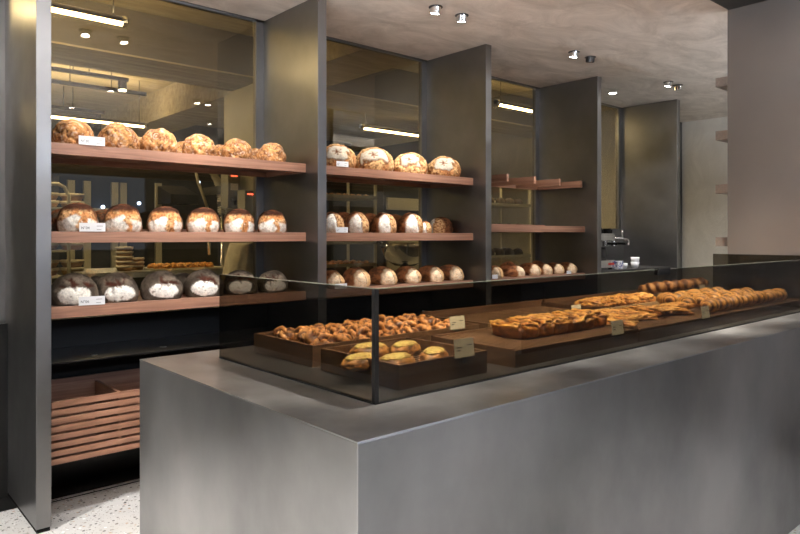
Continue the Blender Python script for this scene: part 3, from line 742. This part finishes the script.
tag(obj('backsplash', B((0, 1.518, 0, .02, 0, .425)), STEEL_FIN, None, (5.612, 4.10, BZ)), 'low steel backsplash behind the coffee machine', 'backsplash')
mx0, my = xat(590, 3.70), 3.62
t = thing('coffee_machine', 'chrome coffee machine with red lettering beside the fourth fin', 'coffee machine', (mx0, my, BZ))
mw = xat(615.5, my) - mx0
obj('base', B((0, mw, 0, .38, .015, .095), bev=.006), CHROME, t)
for x in (.03, mw - .03): obj('foot', B((x - .012, x + .012, .03, .06, 0, .015)), BLACKM, t)
obj('rear_housing', B((0, mw - .02, .18, .38, .095, .30), bev=.006), DARKMET, t)
obj('head', B((0, mw - .015, -.01, .38, .29, .35), bev=.008), CHROME, t)
obj('cup_tray', B((0, mw - .03, .0, .36, .35, .366), bev=.004), CHROME, t)
obj('water_tank', B((.0, mw - .05, .20, .36, .366, .45), bev=.012), plain('pale_blue_plastic', (.45, .58, .75), .3), t)
for x in (.10, .26):
    h = bmesh.new(); cyl(h, (x, -.035, .265), .030, .05, n=20); pf = obj('portafilter', h, CHROME, t)
    h = bmesh.new(); cyl(h, (x, -.115, .265), .013, .10, 'Y', n=12); obj('handle', h, BLACKM, pf)
    h = bmesh.new(); cyl(h, (x, .05, .391), .040, .05, n=20); cyl(h, (x + .075, .07, .386), .032, .04, n=20); obj('stacked_lid', h, BLACKM, t)
bm = bmesh.new(); tube(bm, [(mw - .04, -.02, .32), (mw + .10, -.03, .315), (mw + .17, -.03, .31), (mw + .20, -.03, .295), (mw + .205, -.03, .25)], .009, 10); obj('steam_wand', bm, CHROME, t, smooth=True)
bm = bmesh.new(); tube(bm, [(mw + .07, -.03, .315), (mw + .075, -.03, .40)], .006, 8); obj('lever', bm, CHROME, t, smooth=True)
bm = bmesh.new()
for k in range(6): box(bm, mw - .135 + k * .019, mw - .123 + k * .019, -.002, 0, .045, .068)
obj('red_lettering', bm, RED, t)
j = thing('milk_jug', 'dark steel jug standing in the coffee machine', 'jug', (mx0 + mw - .13, my + .08, BZ + .095))
bm = bmesh.new(); lathe(bm, [(.05, 0), (.055, .04), (.045, .10), (.04, .13), (.036, .128), (.04, .10), (.05, .04), (.045, .006)]); obj('jug_body', bm, DARKMET, j, smooth=True)
def cup(x, y, z, lb, s=1):
    c = thing('coffee_cup', lb, 'cup', (x, y, z), .3, 'white cups beside the coffee machine')
    bm = bmesh.new(); lathe(bm, [(.022 * s, 0), (.030 * s, .01 * s), (.038 * s, .055 * s), (.035 * s, .055 * s), (.026 * s, .012 * s)]); obj('bowl', bm, WHITE, c, smooth=True)
    bm = bmesh.new(); tube(bm, [(.035 * s, 0, .045 * s), (.056 * s, 0, .042 * s), (.056 * s, 0, .022 * s), (.032 * s, 0, .018 * s)], .004 * s, 8); obj('handle', bm, WHITE, c, smooth=True)
cx = xat(635, 3.62)
cup(cx, 3.62, BZ, 'lower white cup of the stack right of the coffee machine', 1.2)
cup(cx + .003, 3.62, BZ + .05, 'upper white cup of the stack right of the coffee machine', 1.2)
cup(xat(624, 3.64), 3.64, BZ, 'white cup between the coffee machine and the stacked cups', 1.0)
tag(obj('cup_carton', B((-.05, .05, -.02, .03, 0, .085), bev=.003), mottled('blue_white_print', (.12, .16, .42), (.85, .87, .92), 45, .5, lo=.45, hi=.52), None, (xat(619, 3.60), 3.60, BZ)), 'small blue and white printed carton against the coffee machine', 'carton')

# ------------------------------------------------------------------ kitchen behind the bronze glass
def tube_lamp(x0, x1, Y, z, label, pw=24):
    t = thing('tube_lamp', label, 'lamp', (x0, Y, z), 0, 'hanging tube lamps in the kitchen'); W = x1 - x0
    bm = bmesh.new(); cyl(bm, (W / 2, 0, .012), .024, W, 'X'); obj('housing', bm, DARKMET, t)
    bm = bmesh.new(); cyl(bm, (W / 2, 0, -.012), .019, W - .06, 'X'); obj('glowing_tube', bm, TUBE, t)
    light('tube_lamp_light', 'AREA', (x0 + W / 2, Y, z + .05), (x0 + W / 2, Y + .3, z + 1), pw * W, (1, .82, .55), shape='RECTANGLE', size=W, size_y=.05)
    light('tube_lamp_light', 'AREA', (x0 + W / 2, Y, z - .05), (x0 + W / 2, Y, z - 1), 13 * W, (1, .86, .62), shape='RECTANGLE', size=W, size_y=.05)
    bm = bmesh.new(); cyl(bm, (.03, 0, 0), .04, .03, 'X'); cyl(bm, (W - .03, 0, 0), .04, .03, 'X'); obj('end_cap', bm, CHROME, t)
    bm = bmesh.new(); tube(bm, [(.1, 0, .03), (.1, 0, 3.4 - z if not (5.9 < Y < 6.7) else 2.98 - z)], .004, 6); tube(bm, [(W - .1, 0, .03), (W - .1, 0, 3.4 - z)], .004, 6); obj('cable', bm, BLACKM, t)
tube_lamp(.1, xat(128, 4.80), 4.80, zat(128, 23, 4.80), 'hanging glowing tube lamp at the top of the left bay', 45)
tube_lamp(-.2, xat(147, 8.6), 8.6, zat(147, 126, 8.6), 'distant hanging tube lamp just above the country loaves', 12)
tube_lamp(xat(360, 7.0), xat(360, 7.0) + 1.6, 7.0, zat(362, 127, 7.0), 'hanging tube lamp above the floured loaves')
tube_lamp(xat(495, 4.9), xat(495, 4.9) + 1.5, 4.9, zat(497, 103, 4.9), 'hanging tube lamp at the top of the third bay', 8)
def track(u0, u1, v, Y, label):
    x0, x1 = xat(u0, Y), xat(u1, Y); z = zat(u1, v, Y)
    t = thing('light_track', label, 'lighting track', (x0, Y, z), 0, 'black ceiling tracks in the kitchen')
    obj('rail', B((0, x1 - x0, -.02, .02, 0, .04)), BLACKM, t)
    bm = bmesh.new()
    for x in (.4, x1 - x0 - .4): tube(bm, [(x, 0, .04), (x, 0, 3.4 - z)], .005, 6)
    obj('hanger', bm, BLACKM, t); return t
track(30, 146, 96, 8.0, 'longer black ceiling track with its end above the country loaves')
t = track(30, 128, 82, 7.4, 'black ceiling track with a small spotlight at its end')
W = xat(128, 7.4) - xat(30, 7.4)
bm = bmesh.new(); cyl(bm, (W - .06, 0, -.05), .045, .09); obj('spot_head', bm, BLACKM, t)
bm = bmesh.new(); cyl(bm, (W - .06, -.0, -.10), .036, .012); obj('lens', bm, LED, t)
track(30, 104, 114, 9.6, 'farthest black ceiling track low in the left bay')
def ksp(u, v, Y, z, label):
    t = thing('kitchen_downlight', label, 'downlight', (xat(u, Y), Y, z), 0, 'small downlights of the kitchen')
    bm = bmesh.new(); lathe(bm, [(.03, 0), (.05, 0), (.05, -.008), (.03, -.008)], n=20); obj('trim_ring', bm, DARKMET, t)
    bm = bmesh.new(); cyl(bm, (0, 0, -.012), .032, .01); obj('lens', bm, LED, t)
    if z < 2.98 and Y > 6: bm = bmesh.new(); cyl(bm, (0, 0, (3.0 - z) / 2), .012, 3.0 - z); obj('stem', bm, DARKMET, t)
# tall olive cabinet side
t = thing('tall_cabinet', 'tall olive steel cabinet end behind the glass by the second fin', 'cabinet', (2.50, 4.45, 0))
obj('body', B((0, .14, 0, .55, 0, 2.56), bev=.004), OLIVE, t)
# control boxes
def ctrl(u0, u1, v0, v1, Y, lb, knob=True):
    x0, x1 = xat(u0, Y), xat(u1, Y); z1, z0 = zat(u0, v0, Y), zat(u0, v1, Y); W, H = x1 - x0, z1 - z0
    t = thing('oven_control', lb, 'control box', (x0, Y, z0), 0)
    obj('box', B((0, W, 0, .12, 0, H), bev=.003), plain('control_grey', (.24, .24, .21), .4) if 'control_grey' not in bpy.data.materials else bpy.data.materials['control_grey'], t)
    obj('display', B((W * .25, W * .45, -.003, 0, H * .80, H * .86), (W * .52, W * .72, -.003, 0, H * .80, H * .86)), REDL, t)
    if knob:
        obj('sticker', B((W * .2, W * .8, -.003, 0, H * .45, H * .62)), CARD, t)
        bm = bmesh.new(); cyl(bm, (W * .32, -.012, H * .22), W * .16, .024, 'Y'); obj('knob', bm, CHROME, t)
    obj('wall_bracket', B((W * .3, W * .7, .12, .5, H * .4, H * .6)), DARKMET, t)
ctrl(228, 240.5, 168, 208, 4.62, 'grey oven control box with red display, white sticker and knob')
ctrl(245, 256, 190, 213, 4.40, 'smaller control box with red digits by the second fin', False)
# pre-rinse hose
t = thing('rinse_hose', 'looped pre-rinse hose with a coiled spring above the boules', 'hose', (xat(196, 4.9), 4.9, 1.1))
pa = [(u, v) for u, v in ((208, 210), (203, 195), (198, 182), (196, 172), (199, 167), (205, 167), (212, 171), (218, 182), (221, 196), (222, 214))]
x0 = xat(196, 4.9)
pts = [Vector((xat(u, 4.9) - x0, 0, zat(u, v, 4.9) - 1.1)) for u, v in pa]
bm = bmesh.new(); tube(bm, pts, .012, 8); obj('hose', bm, CREAM, t, smooth=True)
bm = bmesh.new(); sp = []
pp = pts[6:]
for i in range(140):
    q = i / 139 * (len(pp) - 1); a = min(int(q), len(pp) - 2); p = pp[a].lerp(pp[a + 1], q - a); sp.append(p + Vector((math.cos(i * 1.1) * .028, math.sin(i * 1.1) * .028, 0)))
tube(bm, sp, .007, 5); obj('spring', bm, CREAM, t, smooth=True)
bm = bmesh.new(); tube(bm, [pts[0], pts[0] + Vector((.01, 0, -.35))], .012, 8); tube(bm, [pts[-1], Vector((pts[-1].x, 0, -1.1))], .012, 8); obj('riser_pipe', bm, CHROME, t, smooth=True)

# deck ovens with cream posts
def kb(u0, u1, Y): return xat(u0, Y), xat(u1, Y)
Y0 = 7.4
xa, xb = xat(60, Y0), xat(130, Y0)
t = thing('deck_oven', 'large dark deck oven with cream door posts behind the boules', 'oven', (xa, Y0, 0))
obj('body', B((0, xb - xa, .04, 1.0, 0, 2.02)), NAVY, t)
for (u0, u1) in ((68, 75), (84, 91), (112, 118.5), (120.5, 127)):
    obj('door_post', B((xat(u0, Y0) - xa, xat(u1, Y0) - xa, 0, .04, .5, 1.98)), CREAM, t)
for zz in (1.35, 1.66): obj('door_rail', B((xat(84, Y0) - xa, xat(118, Y0) - xa, -.02, 0, zz, zz + .035)), CREAM, t)
bm = bmesh.new(); cyl(bm, (xat(102, Y0) - xa, -.03, zat(102, 207, Y0)), .018, .02, 'Y'); obj('indicator', bm, BLUE, t)
xa, xb = xat(133, Y0), xat(212, Y0)
t = thing('bread_oven', 'dark bread oven with slanted hood and blue indicator light', 'oven', (xa, Y0, 0))
obj('body', B((0, xb - xa, .1, 1.0, 0, 1.75)), NAVY, t)
obj('door_post', B((xat(158, Y0) - xa, xat(164, Y0) - xa, .06, .1, .5, 2.0)), CREAM, t)
bm = B((xat(160, Y0) - xa, xat(188, Y0) - xa, -.30, .1, 1.76, 1.98)); 
for v in bm.verts:
    if v.co.y < 0 and v.co.z > 1.9: v.co.z -= .12
hd = obj('hood', bm, DARKMET, t)
for u, vv in ((142, 203), (187, 184)):
    bm = bmesh.new(); cyl(bm, (xat(u, Y0) - xa, -.31 if u > 150 else .09, zat(u, vv, Y0)), .018, .02, 'Y'); obj('indicator', bm, BLUE, t)
# proofing rack with baskets at the far left
Y1 = 5.0
xa, xb = xat(38, Y1), xat(72, Y1)
t = thing('proofing_rack', 'cream proofing rack with rounded top bars beside the first fin', 'rack', (xa, Y1, 0))
W = xb - xa
for y in (0, .5):
    bm = bmesh.new(); tube(bm, [(.02, y, 0), (.02, y, 1.68), (.05, y, 1.74), (.09, y, 1.76), (W - .09, y, 1.76), (W - .05, y, 1.74), (W - .02, y, 1.68), (W - .02, y, 0)], .013, 8); obj('end_frame', bm, CREAM, t, smooth=True)
for zz in (.95, 1.12, 1.30, 1.46, 1.60): obj('rack_shelf', B((.02, W - .02, 0, .5, zz - .012, zz)), CREAM, t)
def basket(x, y, z, lb, g, s=1):
    b = thing('proofing_basket', lb, 'basket', (x, y, z), 0, g)
    bm = bmesh.new(); lathe(bm, [(.062 * s, 0), (.075 * s, .025 * s), (.082 * s, .05 * s), (.077 * s, .05 * s), (.068 * s, .02 * s)], n=24); obj('bowl', bm, TUBB, b, smooth=True)
    bm = bmesh.new(); lathe(bm, [(.080 * s, .034 * s), (.086 * s, .038 * s), (.086 * s, .054 * s), (.078 * s, .056 * s), (.07 * s, .04 * s)], n=24); obj('rim_cloth', bm, TUB, b, smooth=True)
    return b
q = 0
for zz in (.95, 1.12, 1.30, 1.46, 1.60):
    for x in (.10, .27):
        for dz in (0, .055):
            basket(xa + x, Y1 + .2, zz + dz, 'cream cloth lined basket on the proofing rack by the first fin', 'baskets on the proofing rack', .95)
# work table with tubs and a tray of tarts
Y2 = 4.75; TZT = zat(160, 271, Y2)
xa, xb = xat(84, Y2), xat(228, Y2)
t = thing('work_table', 'steel kitchen work table behind the rye loaves', 'table', (xa, Y2, 0))
obj('table_top', B((0, xb - xa, 0, .75, TZT - .04, TZT), bev=.002), STEEL_TOP, t)
obj('lower_shelf', B((.05, xb - xa - .05, .05, .7, TZT - .22, TZT - .19)), CREAM, t)
for x in (.03, xb - xa - .07):
    for y in (.03, .68): obj('leg', B((x, x + .04, y, y + .04, 0, TZT - .04)), CHROME, t)
n_ = ['bottom', 'second', 'third', 'fourth', 'top']
for k in range(5): basket(xat(124.5, Y2 + .2), Y2 + .2, TZT + k * .034, '%s basket of the taller stack on the work table' % n_[k], 'stacked baskets on the work table', .72)
for k in range(3): basket(xat(137, Y2 + .3), Y2 + .3, TZT + k * .028, '%s basket of the shorter stack on the work table' % ['bottom', 'middle', 'top'][k], 'stacked baskets on the work table', .62)
bx0, bx1 = xat(150, Y2 + .15), xat(222, Y2 + .15)
tag(obj('serving_board', B((0, bx1 - bx0, 0, .22, 0, .012), bev=.003), CREAM, None, (bx0, Y2 + .06, TZT)), 'pale serving board of tarts on the work table', 'board')
M_TA = body_mesh('tart', f_gold(44), (.034, .034, .024), 4, GLAZE, flat=.5)
for i in range(8):
    for j in range(2):
        bread('tart', M_TA, bx0 + .04 + i * .058, Y2 + .11 + j * .10, TZT + .012, (0, 0, i), 'small brown tart on the pale board on the work table', 'pastry', 'tarts on the work table')
# linen cloth draped over a trolley
lx = xat(240, 4.56)
def cloth(x0, x1, yc, z0, z1):
    bm = bmesh.new(); nu, nv = 60, 26; g = []
    for j in range(nv + 1):
        t_ = j / nv; rowv = []
        for i in range(nu + 1):
            a = 2 * math.pi * i / nu; wdt = (x1 - x0) / 2 * (.55 + .45 * math.sqrt(t_)); f = 1 + .07 * t_ * math.sin(a * 7 + 2 * t_) + .04 * t_ * math.sin(a * 13)
            rowv.append(bm.verts.new(((x0 + x1) / 2 + math.cos(a) * wdt * f - .04 * t_, yc + math.sin(a) * .13 * f, z1 + (z0 - z1) * t_)))
        g.append(rowv)
    for j in range(nv):
        for i in range(nu): bm.faces.new((g[j][i], g[j][i + 1], g[j + 1][i + 1], g[j + 1][i]))
    bm.faces.new(g[0][:-1]); bmesh.ops.remove_doubles(bm, verts=bm.verts, dist=1e-5)
    return bm
Yc = 4.33
t = thing('cloth_stand', 'beige linen cloth gathered and hanging in folds near the second fin', 'cloth', (0, Yc, 0))
obj('linen_cloth', cloth(xat(226, Yc), xat(258, Yc), 0, .95, zat(240, 243, Yc)), LINEN, t, smooth=True)
bm = bmesh.new(); cyl(bm, ((xat(226, Yc) + xat(258, Yc)) / 2, 0, .6), .02, 1.2); cyl(bm, ((xat(226, Yc) + xat(258, Yc)) / 2, 0, .01), .12, .02); obj('stand', bm, CHROME, t)
# right-hand racks behind the middle and third bays
def krack(u0, u1, Y, zs, lb, top=1.95, load=None, n=5, gl=''):
    xa, xb = xat(u0, Y), xat(u1, Y); W = xb - xa
    t = thing('trolley_rack', lb, 'rack', (xa, Y, 0))
    for x in (0, W - .025):
        for y in (0, .475): obj('upright', B((x, x + .025, y, y + .025, 0, top)), CREAM, t)
    for z in zs: obj('rack_tray', B((0, W, .0, .5, z - .015, z), (0, W, 0, .01, z, z + .018)), OLIVE, t)
    if load:
        for z in zs:
            for i in range(n):
                for y in (.14, .36):
                    bread('rack_bun' if load is M_TA else 'rack_loaf', load if not isinstance(load, list) else load[i % len(load)], xa + W * (i + .5) / n, Y + y, z, (0, 0, i * .7), gl, 'pastry' if load is M_TA else 'loaf of bread', gl.split(' on ')[0] + ' group', 1.1 if load is M_TA else .60)
krack(322, 377, 5.4, [1.10, 1.33, 1.56, 1.80], 'tall tray trolley behind the left half of the middle bay', 2.0, M_TA, 8, 'small brown bun on the tray trolley behind the middle bay')
krack(484, 531, 5.2, [.82, 1.15, 1.46, 1.78], 'trolley of breads behind the third bay', 2.1, M_RY, 5, 'dark loaf on the trolley behind the third bay')
t = thing('steel_cabinet', 'dark upright cabinet with a pale drawer behind the middle bay', 'cabinet', (xat(385, 5.8), 5.8, 0)); W = xat(445, 5.8) - xat(385, 5.8)
obj('body', B((0, W, .03, .6, 0, 2.1)), NAVY, t)
zt = zat(400, 198, 5.8); obj('pale_door', B((.04, W - .04, 0, .03, zat(400, 210, 5.8), zt)), CREAM, t); obj('pale_door', B((.04, W - .04, 0, .03, 1.0, zat(400, 232, 5.8))), CREAM, t)
t = thing('mixing_bowl', 'large pale mixing bowl on a stand behind the middle bay', 'bowl', (xat(405, 5.0), 5.0, 0))
bm = bmesh.new(); lathe(bm, [(.10, 1.10), (.20, 1.16), (.25, 1.28), (.26, 1.33), (.25, 1.33), (.20, 1.18), (.1, 1.13)], n=32); obj('bowl', bm, CHROME, t, smooth=True)
bm = bmesh.new(); cyl(bm, (0, 0, .55), .05, 1.1); cyl(bm, (0, 0, .02), .22, .04); obj('stand', bm, DARKMET, t)
